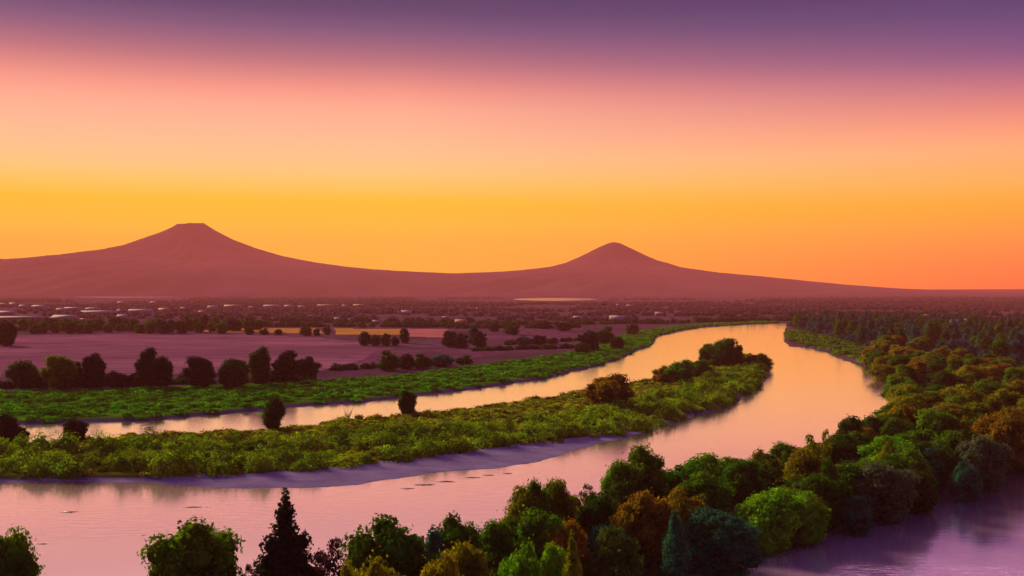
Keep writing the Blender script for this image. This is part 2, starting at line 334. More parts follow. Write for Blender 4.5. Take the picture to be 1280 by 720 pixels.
def round_lobes(R, z0, z1, n, flat_=1.0, seed=0):
    r = random.Random(seed); out = []; hz = (z1-z0)/2; zc = (z0+z1)/2
    out.append((0, 0, zc, R*.62, R*.62, hz*.72))
    for k in range(6):
        a = k*1.047+r.uniform(-.3, .3); q = r.uniform(.3, .5); s = r.uniform(.3, .38)
        out.append((math.cos(a)*R*q, math.sin(a)*R*q, max(z0, 0)+r.uniform(1.6, 2.8), R*s, R*s, r.uniform(1.8, 2.6)))
    for k in range(n):
        u = (k+.5)/n; el = math.asin(1-1.75*u); az = k*2.4+r.uniform(-.4, .4); q = r.uniform(.5, .86); s = r.uniform(.2, .44)
        out.append((math.cos(el)*math.cos(az)*R*q, math.cos(el)*math.sin(az)*R*q, zc+math.sin(el)*hz*q, R*s, R*s*r.uniform(.85, 1.15), min(R, hz)*s*r.uniform(.8, 1.05)*flat_))
    return out
# kinds: name, crown mesh, trunk mesh, nominal radius, nominal height
def make_kind(seed, R, h, z0, n, nl, size, shape='round', core=.8, **kw):
    random.seed(seed)
    if shape == 'round': lb = round_lobes(R, z0, h, n, seed=seed)
    elif shape == 'tall':
        lb = []; m_ = n
        for k in range(m_):
            t = k/(m_-1); rr = R*(.55+.5*math.sin(math.pi*(t*.85+.1)))*(1-.35*t); a = k*2.4
            lb.append((math.cos(a)*rr*.28, math.sin(a)*rr*.28, z0+(h-z0)*(.1+.8*t), rr*.68, rr*.68, (h-z0)/m_*2.05))
    elif shape == 'conifer':
        lb = []; m_ = 9
        for k in range(m_):
            t = k/(m_-1); rr = R*(1-t)**.55+.3; nn = max(1, int(7*(1-t)))
            lb.append((0, 0, z0+(h-z0)*(.04+.88*t), rr*.5+.3, rr*.5+.3, (h-z0)/m_*1.0))
            for j in range(nn):
                a = j*6.28/nn+k*1.1+random.uniform(-.3, .3); q = .62 if nn > 1 else 0; rj = random.uniform(.85, 1.2)
                lb.append((math.cos(a)*rr*q*rj, math.sin(a)*rr*q*rj, z0+(h-z0)*(.06+.88*t)-(.4 if nn > 1 else 0), rr*.36+.4, rr*.36+.4, (h-z0)/m_*.85))
    elif shape == 'airy':
        lb = []
        for k in range(n):
            a = k*2.4; t = (k+.5)/n; rr = R*math.sqrt(t)*.8; zz = z0+(h-z0)*random.uniform(.15, .95)*(1-.3*t)
            s = R*random.uniform(.17, .3); lb.append((math.cos(a)*rr, math.sin(a)*rr, zz, s, s, s*.9))
    cr = lobes_mesh('crown', lb, nl, size, core, m=LEAF, **kw)
    ends = [(l[0]*.8, l[1]*.8, l[2]) for l in random.sample(lb[1:], min(6, len(lb)-1))]
    return dict(crown=cr, trunk=trunk_mesh(h*.8, .02*h, ends), R=R, h=h)
KN = {}
for i in range(4): KN['round%d' % i] = make_kind(11+i, 6, 14, -.6, 24+4*i, 7500, .46)
for i in range(2): KN['lump%d' % i] = make_kind(31+i, 6, 11, -2.0, 18+5*i, 6500, .46)
for i in range(2): KN['tall%d' % i] = make_kind(41+i, 4, 16, -.5, 8+i, 4600, .44, 'tall')
KN['conifer'] = make_kind(51, 5.8, 23, .8, 9, 8500, .5, 'conifer', .72, spread_=.9)
for i in range(2): KN['airy%d' % i] = make_kind(61+i, 5, 14, 4, 22, 2300, .42, 'airy', .45, spread_=1.2)
for i in range(4): KN['far%d' % i] = make_kind(71+i, 6, 13, -1.5, 11+2*i, 1500, .85, big=False)
for i in range(3): KN['fartall%d' % i] = make_kind(81+i, 4, 17, .4, 7, 1100, .85, 'tall', big=False)

GREEN = dict(dark=(.034, .068, .010), deep=(.040, .105, .008), mid=(.075, .16, .010), bright=(.10, .26, .010), olive=(.15, .17, .010), rust=(.21, .13, .012),
             teal=(.022, .085, .045), grey=(.06, .085, .04), black=(.016, .022, .012), plum=(.07, .03, .035), blue=(.022, .075, .07), gold=(.17, .17, .010))
WORD = dict(dark='dark green', deep='deep green', mid='mid green', bright='bright green', olive='olive green', rust='rust tinged', teal='bluish green', grey='greyish green',
            black='blackish', plum='plum brown', blue='blue green', gold='yellow green')
def gz(x, y):
    zz, _ = ground_z(np.array([[x, y]], float)); return float(zz[0])
def tree(name, kind, x, y, h, r, colour, label, group, parts=True, jitter=.15, cat='tree', z=None):
    k = KN[kind]; zz = gz(x, y) if z is None else z
    zz = max(zz, .15)-.1
    rz = random.uniform(0, 6.28); sc = (r/k['R'], r/k['R'], h/k['h'])
    c = GREEN[colour]; j = 1+random.uniform(-jitter, jitter); c = (c[0]*j*random.uniform(.88, 1.12), c[1]*j, c[2]*j, 1)
    if parts:
        e = bpy.data.objects.new(name, None); COL.objects.link(e); e.empty_display_size = .1
        e.location = (x, y, zz); e.rotation_euler = (0, 0, rz); e.scale = sc
        a = obj('crown', k['crown'], e); a.color = c
        obj('trunk', k['trunk'], e)
    else:
        e = obj(name, k['crown'], None, (x, y, zz)); e.rotation_euler = (0, 0, rz); e.scale = sc; e.color = c
    tag(e, label, cat, group); return e
def ptree(px, ytop, wpx, ybase, kind, colour, label, group, name='broadleaf_tree', **kw):
    x, y = W(px, ybase); h = H-(ytop-Y0)*y/F; r = wpx/2*y/F
    if h < 2: pass
    return tree(name, kind, x, y, h, r, colour, label, group, **kw), (x, y, r)

# --- near bank, bottom left, and hand-placed trees of the spit
placed = []
G1 = 'trees on the near bank'; G2 = 'trees of the forested spit'
def near(px, yt, w, yb, kind, col, label, g=G2, name='broadleaf_tree', **kw):
    e, c = ptree(px, yt, w, yb, kind, col, label, g, name, **kw); placed.append(c)
near(12, 664, 74, 800, 'round1', 'mid', 'green leafy tree cut by the bottom left corner', G1)
near(243, 649, 112, 790, 'round2', 'mid', 'broad domed olive tree left of the pointed conifer', G1)
near(357, 618, 97, 778, 'conifer', 'black', 'tall pointed dark conifer against the pink water', G1, 'conifer_tree')
near(411, 667, 48, 776, 'airy0', 'plum', 'small airy plum brown tree just right of the conifer', G1, 'bushy_tree')
near(311, 706, 30, 790, 'airy1', 'plum', 'lowest dark bush between the domed tree and the conifer', G1, 'bushy_tree')
near(492, 660, 108, 775, 'lump0', 'deep', 'wide rounded dark tree at the tip of the spit', G2)
near(572, 654, 76, 750, 'lump1', 'deep', 'dark lumpy tree second from the tip of the spit', G2)
near(478, 706, 66, 830, 'lump1', 'gold', 'low yellow green crown at the bottom edge below the wide dark tree', G1)
near(545, 704, 72, 840, 'lump0', 'gold', 'low olive yellow crown at the bottom edge, second from the left', G1)
near(592, 697, 70, 820, 'round0', 'olive', 'rounded yellow green crown at the bottom edge of the spit', G1)
near(650, 690, 58, 800, 'lump1', 'bright', 'bright green crown at the bottom edge in front of the tall pair', G1)
near(690, 686, 40, 785, 'round3', 'bright', 'narrow bright green crown at the bottom edge', G1)
near(716, 694, 36, 800, 'tall0', 'gold', 'yellowish pointed crown at the bottom edge', G1)
near(436, 712, 44, 840, 'lump0', 'olive', 'lowest olive crown at the bottom edge beside the airy brown tree', G1)
near(622, 655, 50, 735, 'round1', 'mid', 'green tree where the spit forest starts to rise', G2)
near(652, 622, 60, 712, 'round0', 'olive', 'olive tree left of the tall tufted pair', G2)
near(668, 607, 44, 706, 'round2', 'mid', 'left one of the tall tufted pair over the river', G2)
near(694, 603, 48, 700, 'round3', 'olive', 'right one of the tall tufted pair over the river', G2)
near(680, 645, 70, 742, 'round1', 'mid', 'broad green tree below the tall tufted pair', G2)
near(708, 658, 66, 745, 'lump1', 'rust', 'rust tinged tree low in front of the tufted pair', G2)
near(734, 613, 24, 682, 'airy1', 'dark', 'small dark tuft standing alone between two big crowns', G2)
near(748, 628, 56, 700, 'round2', 'dark', 'dark tree just left of the big tufted green crown', G2)
near(778, 580, 58, 664, 'round3', 'mid', 'left half of the big tufted green crown over the river', G2)
near(806, 571, 66, 660, 'round0', 'mid', 'tallest tufted green tree over the river on the spit', G2)
near(842, 583, 44, 652, 'airy0', 'deep', 'thin dark tree right of the tallest tufted tree', G2)
near(800, 622, 74, 712, 'lump0', 'rust', 'broad rust brown tree in the front of the spit', G2)
near(850, 620, 64, 700, 'lump1', 'rust', 'second rust brown crown, beside the bluish green ones', G2)
near(766, 668, 78, 760, 'round0', 'dark', 'large dark crown at the bottom of the spit', G2)
near(845, 652, 44, 742, 'tall1', 'teal', 'slim pointed bluish green tree at the bottom edge', G2)
near(902, 638, 96, 724, 'round1', 'teal', 'broad bluish green tree hanging over the dark water', G2)
near(880, 600, 66, 676, 'round2', 'mid', 'rounded green tree behind the broad bluish one', G2)
near(958, 612, 82, 690, 'lump0', 'bright', 'bright green broad crown in the middle of the spit', G2)
near(1006, 613, 60, 680, 'round3', 'bright', 'bright green round crown overhanging the dark channel', G2)
near(925, 578, 52, 650, 'round1', 'deep', 'deep green crown on the river edge of the spit', G2)
near(960, 574, 50, 645, 'airy1', 'dark', 'dark airy treetop right of the deep green crown', G2)
near(1000, 572, 60, 640, 'round0', 'olive', 'olive crown below the pale wispy treetop', G2)
near(1014, 544, 30, 622, 'airy0', 'olive', 'pale wispy treetop left one of two over the river', G2)
near(1032, 543, 20, 615, 'airy1', 'olive', 'narrow wispy treetop right one of two over the river', G2)
near(1098, 578, 92, 650, 'round2', 'grey', 'large grey green round tree by the dark channel', G2)
near(1070, 618, 42, 668, 'round3', 'teal', 'small bluish green bush at the water of the channel', G2)
near(1052, 585, 60, 645, 'round1', 'olive', 'olive tree left of the large grey green one', G2)
near(1062, 522, 40, 574, 'round0', 'dark', 'dark tree leaning out over the river below the bend', G2)
near(1090, 524, 46, 570, 'round2', 'dark', 'second dark tree on the river point below the bend', G2)
near(1122, 526, 44, 578, 'round3', 'deep', 'deep green tree behind the dark river point', G2)
near(1120, 551, 82, 605, 'lump0', 'bright', 'flat bright green crown behind the grey green tree', G2)
near(1176, 515, 66, 588, 'round1', 'mid', 'big round green tree in the thick of the forest', G2)
near(1208, 578, 38, 625, 'lump1', 'teal', 'small bluish tree low over the lower channel', G2)
near(1230, 545, 60, 612, 'round2', 'grey', 'grey green tree at the upper end of the dark channel', G2)
near(1262, 512, 70, 588, 'lump0', 'rust', 'rust tinged tree at the right edge of the picture', G2)
near(1150, 590, 50, 640, 'round0', 'dark', 'dark tree at the foot of the forest on the channel bank', G2)

def poisson(poly, dmin, n, D0, D1, seed, avoid=(), fac=.75, pred=None):
    r = random.Random(seed); xs_ = [p[0] for p in poly]; ys_ = [p[1] for p in poly]; out = []
    for _ in range(n*40):
        if len(out) >= n: break
        x = r.uniform(min(xs_), max(xs_)); y = r.uniform(max(min(ys_), D0), min(max(ys_), D1)); px = 640+x/y*F
        if pred and not pred(px, x, y): continue
        if any((x-a)**2+(y-b)**2 < (c*fac+dmin*.45)**2 for a, b, c in avoid): continue
        if any((x-a)**2+(y-b)**2 < dmin*dmin for a, b in out): continue
        out.append((x, y))
    if out:
        A = np.array(out); ok = inside(A, poly); out = [o for o, k in zip(out, ok) if k]
    return out
spit_poly = [W(1080, 461), W(1116, 480), W(1119, 500), W(1128, 522), W(1116, 553), W(1068, 575), W(1035, 592), W(960, 611), W(880, 631), W(800, 651), W(720, 676), W(640, 708), W(560, 742), W(500, 775),
             (0, 165), (10, 165), (16, 206), W(905, 701), W(1020, 667), W(1132, 627), W(1200, 600), W(1280, 571), W(1325, 533), W(1332, 500), W(1300, 477), W(1245, 466), W(1190, 447), W(1120, 430)]
fill = poisson(spit_poly, 7.8, 420, 165, 1100, 5, placed, pred=lambda px, x, y: px < 1330)
ordn = lambda n: '%d%s' % (n, 'th' if 10 <= n % 100 <= 20 else {1: 'st', 2: 'nd', 3: 'rd'}.get(n % 10, 'th'))
edge_a = np.array([p for p in spit_poly[1:14]])
for a_, b_ in zip(spit_poly[17:23], spit_poly[18:24]):              # the trees that line the dark channel
    n_ = max(1, int(math.hypot(b_[0]-a_[0], b_[1]-a_[1])/7.5))
    for k in range(n_):
        t = (k+.5)/n_; x, y = a_[0]+(b_[0]-a_[0])*t-1.5, a_[1]+(b_[1]-a_[1])*t+2.5
        if all((x-p)**2+(y-q)**2 > 30 for p, q in fill): fill.append((x, y))
for a_, b_ in zip(spit_poly[2:13], spit_poly[3:14]):
    n_ = max(1, int(math.hypot(b_[0]-a_[0], b_[1]-a_[1])/11))
    for k in range(n_):
        t = (k+.5)/n_; x, y = a_[0]+(b_[0]-a_[0])*t+2, a_[1]+(b_[1]-a_[1])*t-1
        if all((x-p)**2+(y-q)**2 > 40 for p, q in fill) and all((x-p)**2+(y-q)**2 > (.8*q3)**2 for p, q, q3 in placed): fill.append((x, y))
fill.sort(key=lambda p: p[1]); cnts = {}
for x, y in fill:
    px = 640+x/y*F; r = random.Random(int(x*97+y*31))
    dch = min(math.hypot(x-a[0], y-a[1]) for a in edge_a)
    if y > 430: colr = r.choices(['rust', 'olive', 'mid', 'gold', 'deep', 'dark'], [2.6, 6, 4, 2, 2, 1])[0]
    elif y > 330: colr = r.choices(['olive', 'mid', 'deep', 'dark', 'rust', 'grey'], [4, 3, 3, 3, 1.5, 1])[0]
    else: colr = r.choices(['mid', 'deep', 'olive', 'dark', 'teal', 'bright'], [3, 3, 2, 3, 1, 1])[0]
    kind = r.choice(['round0', 'round1', 'round2', 'round3', 'lump0', 'lump1', 'tall0' if y < 420 else 'round0'])
    h = r.uniform(8.5, 13.5)*(1 if y > 260 else .85); rad = r.uniform(5.2, 8.0)
    if y > 430: h *= 1.15; rad *= 1.3 if dch > 12 else .9
    if kind.startswith('tall'): h *= 1.1; rad *= .7
    zone_ = 'river side' if dch < 22 else 'channel side'
    if y > 560: zone_ = 'far end'
    key = (zone_, colr); cnts[key] = cnts.get(key, 0)+1
    shp = {'r': 'domed', 'l': 'low', 't': 'slender'}[kind[0]]
    place_ = {'river side': 'along the river side of the spit forest', 'channel side': 'along the channel side of the spit forest', 'far end': 'in the forest beyond the bend'}[zone_]
    tree('broadleaf_tree', kind, x, y, h, rad, colr, '%s %s tree, %s such colour %s' % (WORD[colr], shp, ordn(cnts[key]), place_), G2, parts=True)


# --- island trees
G3 = 'trees standing on the island'
def isl_tree(*a, **k): ptree(*a, G3, **k)
isl_tree(6, 524, 34, 562, 'round0', 'black', 'dark tree at the left end of the island, cut by the picture edge')
isl_tree(24, 536, 24, 561, 'lump0', 'black', 'low dark bush beside the leftmost island tree')
isl_tree(94, 529, 32, 558, 'round2', 'black', 'small dark domed tree on the island, second clump from the left')
isl_tree(341, 502, 30, 541, 'round0', 'dark', 'upright dark tree on the island shore against the pink water')
isl_tree(509, 490, 25, 523, 'round2', 'dark', 'oval dark tree alone on the far shore of the island')
isl_tree(762, 472, 62, 517, 'round2', 'rust', 'largest round brown tree in the middle of the island')
isl_tree(903, 427, 42, 461, 'round0', 'deep', 'tallest green tree near the upstream tip of the island')
isl_tree(887, 431, 28, 460, 'round3', 'dark', 'darker tree left of the tallest one near the island tip')
isl_tree(918, 434, 26, 461, 'lump0', 'deep', 'green tree right of the tallest one near the island tip')
isl_tree(946, 444, 34, 462, 'lump1', 'deep', 'low broad tree at the very tip of the island')
isl_tree(850, 453, 40, 483, 'lump0', 'mid', 'green domed tree between the brown tree and the island tip')
isl_tree(829, 460, 26, 482, 'lump1', 'rust', 'small brown bush left of the green domed island tree')
isl_tree(873, 452, 30, 476, 'round1', 'mid', 'mid green tree left below the tall island tip group')
isl_tree(322, 555, 26, 570, 'lump1', 'deep', 'single dark bush amid the left part of the island scrub')

wood_poly = [W(985, 408), W(1010, 416), W(1060, 428), W(1110, 441), W(1180, 450), W(1250, 457), W(1340, 462), W(1500, 470), W(1420, 424), W(1300, 418), W(1180, 412), W(1080, 407), W(1000, 405)]
# --- scrub (nobody could count it)
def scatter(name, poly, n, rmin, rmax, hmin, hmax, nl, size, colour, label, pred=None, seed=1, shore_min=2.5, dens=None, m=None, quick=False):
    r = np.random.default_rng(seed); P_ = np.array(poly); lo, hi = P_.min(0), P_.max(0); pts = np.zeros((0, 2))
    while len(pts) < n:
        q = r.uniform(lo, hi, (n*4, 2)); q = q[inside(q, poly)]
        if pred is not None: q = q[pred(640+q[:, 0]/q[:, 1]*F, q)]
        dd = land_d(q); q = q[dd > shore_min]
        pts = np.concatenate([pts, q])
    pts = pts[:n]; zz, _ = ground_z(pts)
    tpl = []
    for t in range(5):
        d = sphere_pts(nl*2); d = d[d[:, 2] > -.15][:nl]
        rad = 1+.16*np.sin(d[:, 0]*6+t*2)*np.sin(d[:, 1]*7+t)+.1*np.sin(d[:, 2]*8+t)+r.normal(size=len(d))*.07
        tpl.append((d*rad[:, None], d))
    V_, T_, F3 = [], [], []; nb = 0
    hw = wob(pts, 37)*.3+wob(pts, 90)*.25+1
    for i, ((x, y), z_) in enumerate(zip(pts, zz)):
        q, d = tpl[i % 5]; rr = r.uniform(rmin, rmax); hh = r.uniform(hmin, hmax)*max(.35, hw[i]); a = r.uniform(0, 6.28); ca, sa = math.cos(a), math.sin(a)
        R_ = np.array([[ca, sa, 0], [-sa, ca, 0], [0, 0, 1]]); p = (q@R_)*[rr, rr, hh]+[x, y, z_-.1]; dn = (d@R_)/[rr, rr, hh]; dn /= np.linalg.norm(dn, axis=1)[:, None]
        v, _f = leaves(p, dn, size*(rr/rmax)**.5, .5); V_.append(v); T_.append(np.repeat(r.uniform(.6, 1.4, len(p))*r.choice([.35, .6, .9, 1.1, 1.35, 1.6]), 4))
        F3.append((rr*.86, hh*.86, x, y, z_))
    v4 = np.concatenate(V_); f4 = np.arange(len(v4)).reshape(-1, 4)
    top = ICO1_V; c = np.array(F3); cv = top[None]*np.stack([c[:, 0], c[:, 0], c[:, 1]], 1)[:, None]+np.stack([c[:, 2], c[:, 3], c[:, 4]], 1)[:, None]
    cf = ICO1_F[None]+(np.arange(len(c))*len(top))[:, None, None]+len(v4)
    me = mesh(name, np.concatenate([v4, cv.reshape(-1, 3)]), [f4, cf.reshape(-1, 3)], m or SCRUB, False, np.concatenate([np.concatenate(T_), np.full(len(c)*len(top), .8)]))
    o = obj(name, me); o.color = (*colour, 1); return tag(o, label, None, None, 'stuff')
veg = [p for p in island[:37]]+[W(780, 545), W(740, 549.5), W(684, 557), W(621, 564), W(527, 577.5), W(434, 588), W(384, 593.5), W(294, 599), W(187, 598.5), W(0, 599.5), W(-500, 615)]
inview = lambda px, q: (px > -160) & (px < 1420)
low = [W(-160, 574), W(0, 568), W(175, 563), W(300, 560), W(427, 553), W(527, 548), W(621, 538), W(709, 525), W(789, 508), W(850, 497), W(900, 470), W(963, 456), W(959, 470), W(951, 482), W(928, 495), W(915, 506), W(878, 518), W(831, 529)]+veg[37:-1]+[W(-160, 606)]
scatter('grassy_scrub', veg, 2300, 1.4, 3.6, .5, 2.0, 80, .62, (.21, .25, .010), 'low yellow green grass and scrub covering the top of the island', inview, 3, 1.5, m=SCRUBP)
scatter('willow_scrub', low, 620, 2.2, 6.8, 2.2, 5.6, 380, .6, (.13, .22, .010), 'dense green willow scrub along the near side of the island', inview, 4, 2.0)
up = [p for p in veg if True]
mead2 = [W(-160, 498), W(0, 494), W(100, 492), W(270, 486), W(400, 480), W(430, 477), W(500, 473), W(560, 465), W(640, 454), W(700, 446), W(740, 438), W(762, 426), W(790, 418), W(830, 411), W(880, 406), W(960, 403), W(984, 404)]+[p for p in far_land[26:0:-1]]
scatter('riverside_scrub', mead2, 3000, 1.8, 5.4, .45, 2.0, 90, .8, (.055, .21, .008), 'lush green grass and low bushes along the far river bank', inview, 5, 3.2)
rb = [W(981, 416), W(983, 427), W(1008, 433), W(1034, 439), W(1055, 448), W(1080, 456), W(1100, 466), W(1114, 474), W(1140, 460), W(1090, 437), W(1030, 422), W(1000, 414)]
scatter('bank_scrub', rb, 420, 2.5, 5.5, 1.0, 3.0, 80, 1.1, (.08, .17, .012), 'green scrub along the right bank at the far bend', None, 6, 3)
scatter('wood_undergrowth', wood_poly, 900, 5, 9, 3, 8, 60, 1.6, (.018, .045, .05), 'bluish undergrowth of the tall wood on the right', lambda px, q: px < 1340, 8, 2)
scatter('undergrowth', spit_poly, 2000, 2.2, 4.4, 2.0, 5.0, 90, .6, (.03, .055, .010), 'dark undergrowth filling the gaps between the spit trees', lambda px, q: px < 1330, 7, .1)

# --- trees on the far bank
G4 = 'dark trees in the row before the ploughed field'
RT = [(32, 455, 46, 488, 'round0', 'dark', 'low dark tree first from the left in the row before the field'), (76, 445, 40, 489, 'round1', 'olive', 'yellowish tree second from the left in the row before the field'),
 (92, 456, 26, 487, 'round2', 'black', 'small dark tree tucked against the yellowish one'), (118, 443, 29, 488, 'round3', 'black', 'narrow oval dark tree third clump in the row before the field'),
 (183, 440, 30, 488, 'round0', 'black', 'pointed dark tree of the broad clump in the row'), (200, 449, 34, 487, 'round2', 'black', 'lower dark tree at the right of the broad clump in the row'),
 (250, 447, 36, 487, 'round1', 'black', 'solitary round dark tree between two clumps of the row'), (291, 450, 42, 487, 'round3', 'dark', 'domed dark tree at the start of the long right clump'),
 (325, 437, 30, 484, 'round2', 'dark', 'tallest tree of the long right clump'), (356, 443, 34, 481, 'round0', 'black', 'dark tree right of the tallest one in the long clump'),
 (384, 449, 32, 478, 'lump0', 'black', 'last dark tree of the long clump toward the river bend'), (145, 466, 26, 487, 'lump1', 'plum', 'low plum coloured bush between two dark trees of the row'),
 (168, 468, 20, 487, 'lump0', 'black', 'low dark bush left of the broad clump'), (8, 403, 28, 434, 'round1', 'black', 'dark tree by the far edge of the purple field at picture left')]
for a in RT: ptree(*a, G4)
G5 = 'trees in the hedges between the fields'
HT = [(312, 409, 14, 420), (330, 412, 14, 420), (348, 412, 12, 420), (383, 409, 16, 421), (396, 411, 10, 421), (409, 408, 10, 420), (456, 414, 18, 434), (470, 419, 14, 434), (482, 417, 14, 434), (494, 421, 12, 434),
 (506, 411, 12, 431), (563, 414, 20, 436), (576, 417, 22, 437), (592, 404, 16, 434), (600, 415, 20, 437), (486, 441, 32, 466), (508, 443, 26, 464), (528, 445, 30, 463), (552, 444, 34, 461), (580, 447, 26, 458), (655, 421, 24, 434),
 (674, 420, 22, 433), (690, 424, 16, 432), (737, 413, 30, 441), (757, 410, 26, 432), (772, 421, 20, 439), (728, 430, 22, 444), (790, 405, 18, 420), (640, 405, 22, 420), (618, 405, 16, 416), (705, 403, 24, 415), (680, 402, 24, 412)]
for i, (px, yt, w, yb) in enumerate(sorted(HT)):
    col = ['black', 'dark', 'blue', 'black'][i % 4] if 500 < px < 700 else ['black', 'dark'][i % 2]
    ptree(px, yt, w, yb, 'far%d' % (i % 4), col, '%s hedge tree, %s from the left among the middle distance fields' % (WORD[col], ordn(i+1)), G5, name='hedge_tree', parts=w > 22)
# belt of trees behind the purple field
G6 = 'belt of dark trees behind the ploughed field'; n = 0
belt = []
for px in np.arange(28, 322, 6.2):
    r = random.Random(int(px*10)); yb = 415+r.uniform(-2, 4.0); belt.append((px+r.uniform(-3, 3), yb-r.uniform(11, 19), r.uniform(11, 19), yb))
for i, (px, yt, w, yb) in enumerate(sorted(belt)):
    col = random.Random(i).choice(['black', 'dark', 'dark', 'deep'])
    ptree(px, yt, w, yb, 'far%d' % (i % 4), col, '%s tree, %s from the left in the belt behind the purple field' % (WORD[col], ordn(i+1)), G6, name='belt_tree', parts=False)
# tall dark wood at the right
G7 = 'tall trees of the dark wood on the right'
wd = sorted(poisson(wood_poly, 11.5, 295, 600, 1900, 9, pred=lambda px, x, y: 960 < px < 1330), key=lambda p: p[0]/p[1])
for i, (x, y) in enumerate(wd):
    r = random.Random(i*3+1); col = r.choice(['blue', 'deep', 'dark', 'blue', 'teal']); h = r.uniform(13, 21)
    tree('wood_tree', r.choice(['fartall0', 'fartall1', 'fartall2', 'far0', 'far2']), x, y, h, r.uniform(6, 9), col, '%s tree, %s from the left in the tall dark wood' % (WORD[col], ordn(i+1)), G7, parts=False)


# --- far plain: tree lines as one mass, buildings one by one
def far_mass(name, specs, colour, label, nl=26, size=6, seed=1):
    r = np.random.default_rng(seed); pts = []
    for (x0, y0, x1, y1, n, h0, h1) in specs:
        t = r.random(n); px = x0+(x1-x0)*t; py = y0+(y1-y0)*t+r.normal(size=n)*.25; D = H*F/(py-Y0)
        pts += [((a-640)/F*d, d, r.uniform(h0, h1)) for a, d in zip(px, D)]
    V_, T_, cores = [], [], []
    for x, y, h in pts:
        d = sphere_pts(nl*2); d = d[d[:, 2] > -.1][:nl]; rr = h*r.uniform(.6, 1.3); p = d*(1+r.normal(size=(len(d), 1))*.12)*[rr, rr, h]+[x, y, GZ]
        v, _ = leaves(p, d, size, .5); V_.append(v); T_.append(np.repeat(r.uniform(.7, 1.3, len(p)), 4)); cores.append((rr*.85, h*.85, x, y))
    v4 = np.concatenate(V_); f4 = np.arange(len(v4)).reshape(-1, 4); c = np.array(cores)
    cv = ICO1_V[None]*np.stack([c[:, 0], c[:, 0], c[:, 1]], 1)[:, None]+np.stack([c[:, 2], c[:, 3], np.full(len(c), GZ)], 1)[:, None]
    cf = ICO1_F[None]+(np.arange(len(c))*len(ICO1_V))[:, None, None]+len(v4)
    o = obj(name, mesh(name, np.concatenate([v4, cv.reshape(-1, 3)]), [f4, cf.reshape(-1, 3)], LEAF, False, np.concatenate([np.concatenate(T_), np.full(len(c)*len(ICO1_V), .8)])))
    o.color = (*colour, 1); return tag(o, label, None, None, 'stuff')
rr_ = random.Random(4); sp = []
for yb in [373.5, 375, 376.5, 378, 379.5, 381, 383, 385, 387.5, 390, 393, 396, 399, 402]:
    for k in range(14 if yb < 392 else 8):
        x0 = rr_.uniform(-80, 1250 if yb < 392 else 900); ln = rr_.uniform(60, 260); D = H*F/(yb-Y0)
        if yb > 396 and x0+ln > 850: continue
        if yb < 380 and ((x0 < 750 and x0+ln > 638) or (yb < 378 and x0 < 226 and x0+ln > 88)): continue
        sp.append((x0, yb+rr_.uniform(-.6, .6), x0+ln, yb+rr_.uniform(-.6, .6), int(ln*D/F/9)+3, 5, 10))
far_mass('distant_woodland', sp, (.075, .042, .056), 'dark tree lines and copses scattered over the far plain', 22, 5, 2)
sp = [(300, 409.5, 620, 410.5, 60, 6, 11), (330, 404, 620, 405, 60, 6, 11), (0, 406, 320, 406, 50, 6, 10), (600, 408, 860, 405, 60, 5, 9), (560, 412, 730, 411, 40, 5, 8), (870, 404, 990, 401.5, 50, 6, 10), (620, 433, 740, 427, 30, 2, 4), (590, 441, 720, 437, 40, 2, 4),
      (410, 466, 560, 458, 45, 1.5, 3.5), (0, 488.5, 400, 480, 110, .9, 3.4), (20, 487.5, 400, 479, 40, 3, 6)]
far_mass('hedgerow', sp, (.03, .035, .016), 'dark hedges and rough growth bordering the fields', 40, 2.6, 3)
sp = [(1010, 402, 1300, 403.5, 120, 7, 12), (1010, 399, 1300, 400, 120, 7, 12), (1100, 405, 1300, 408, 120, 8, 13), (980, 396, 1300, 396, 80, 8, 12)]
far_mass('distant_forest', sp, (.024, .034, .035), 'dark bluish forest mass behind the tall wood on the right', 26, 4, 8)

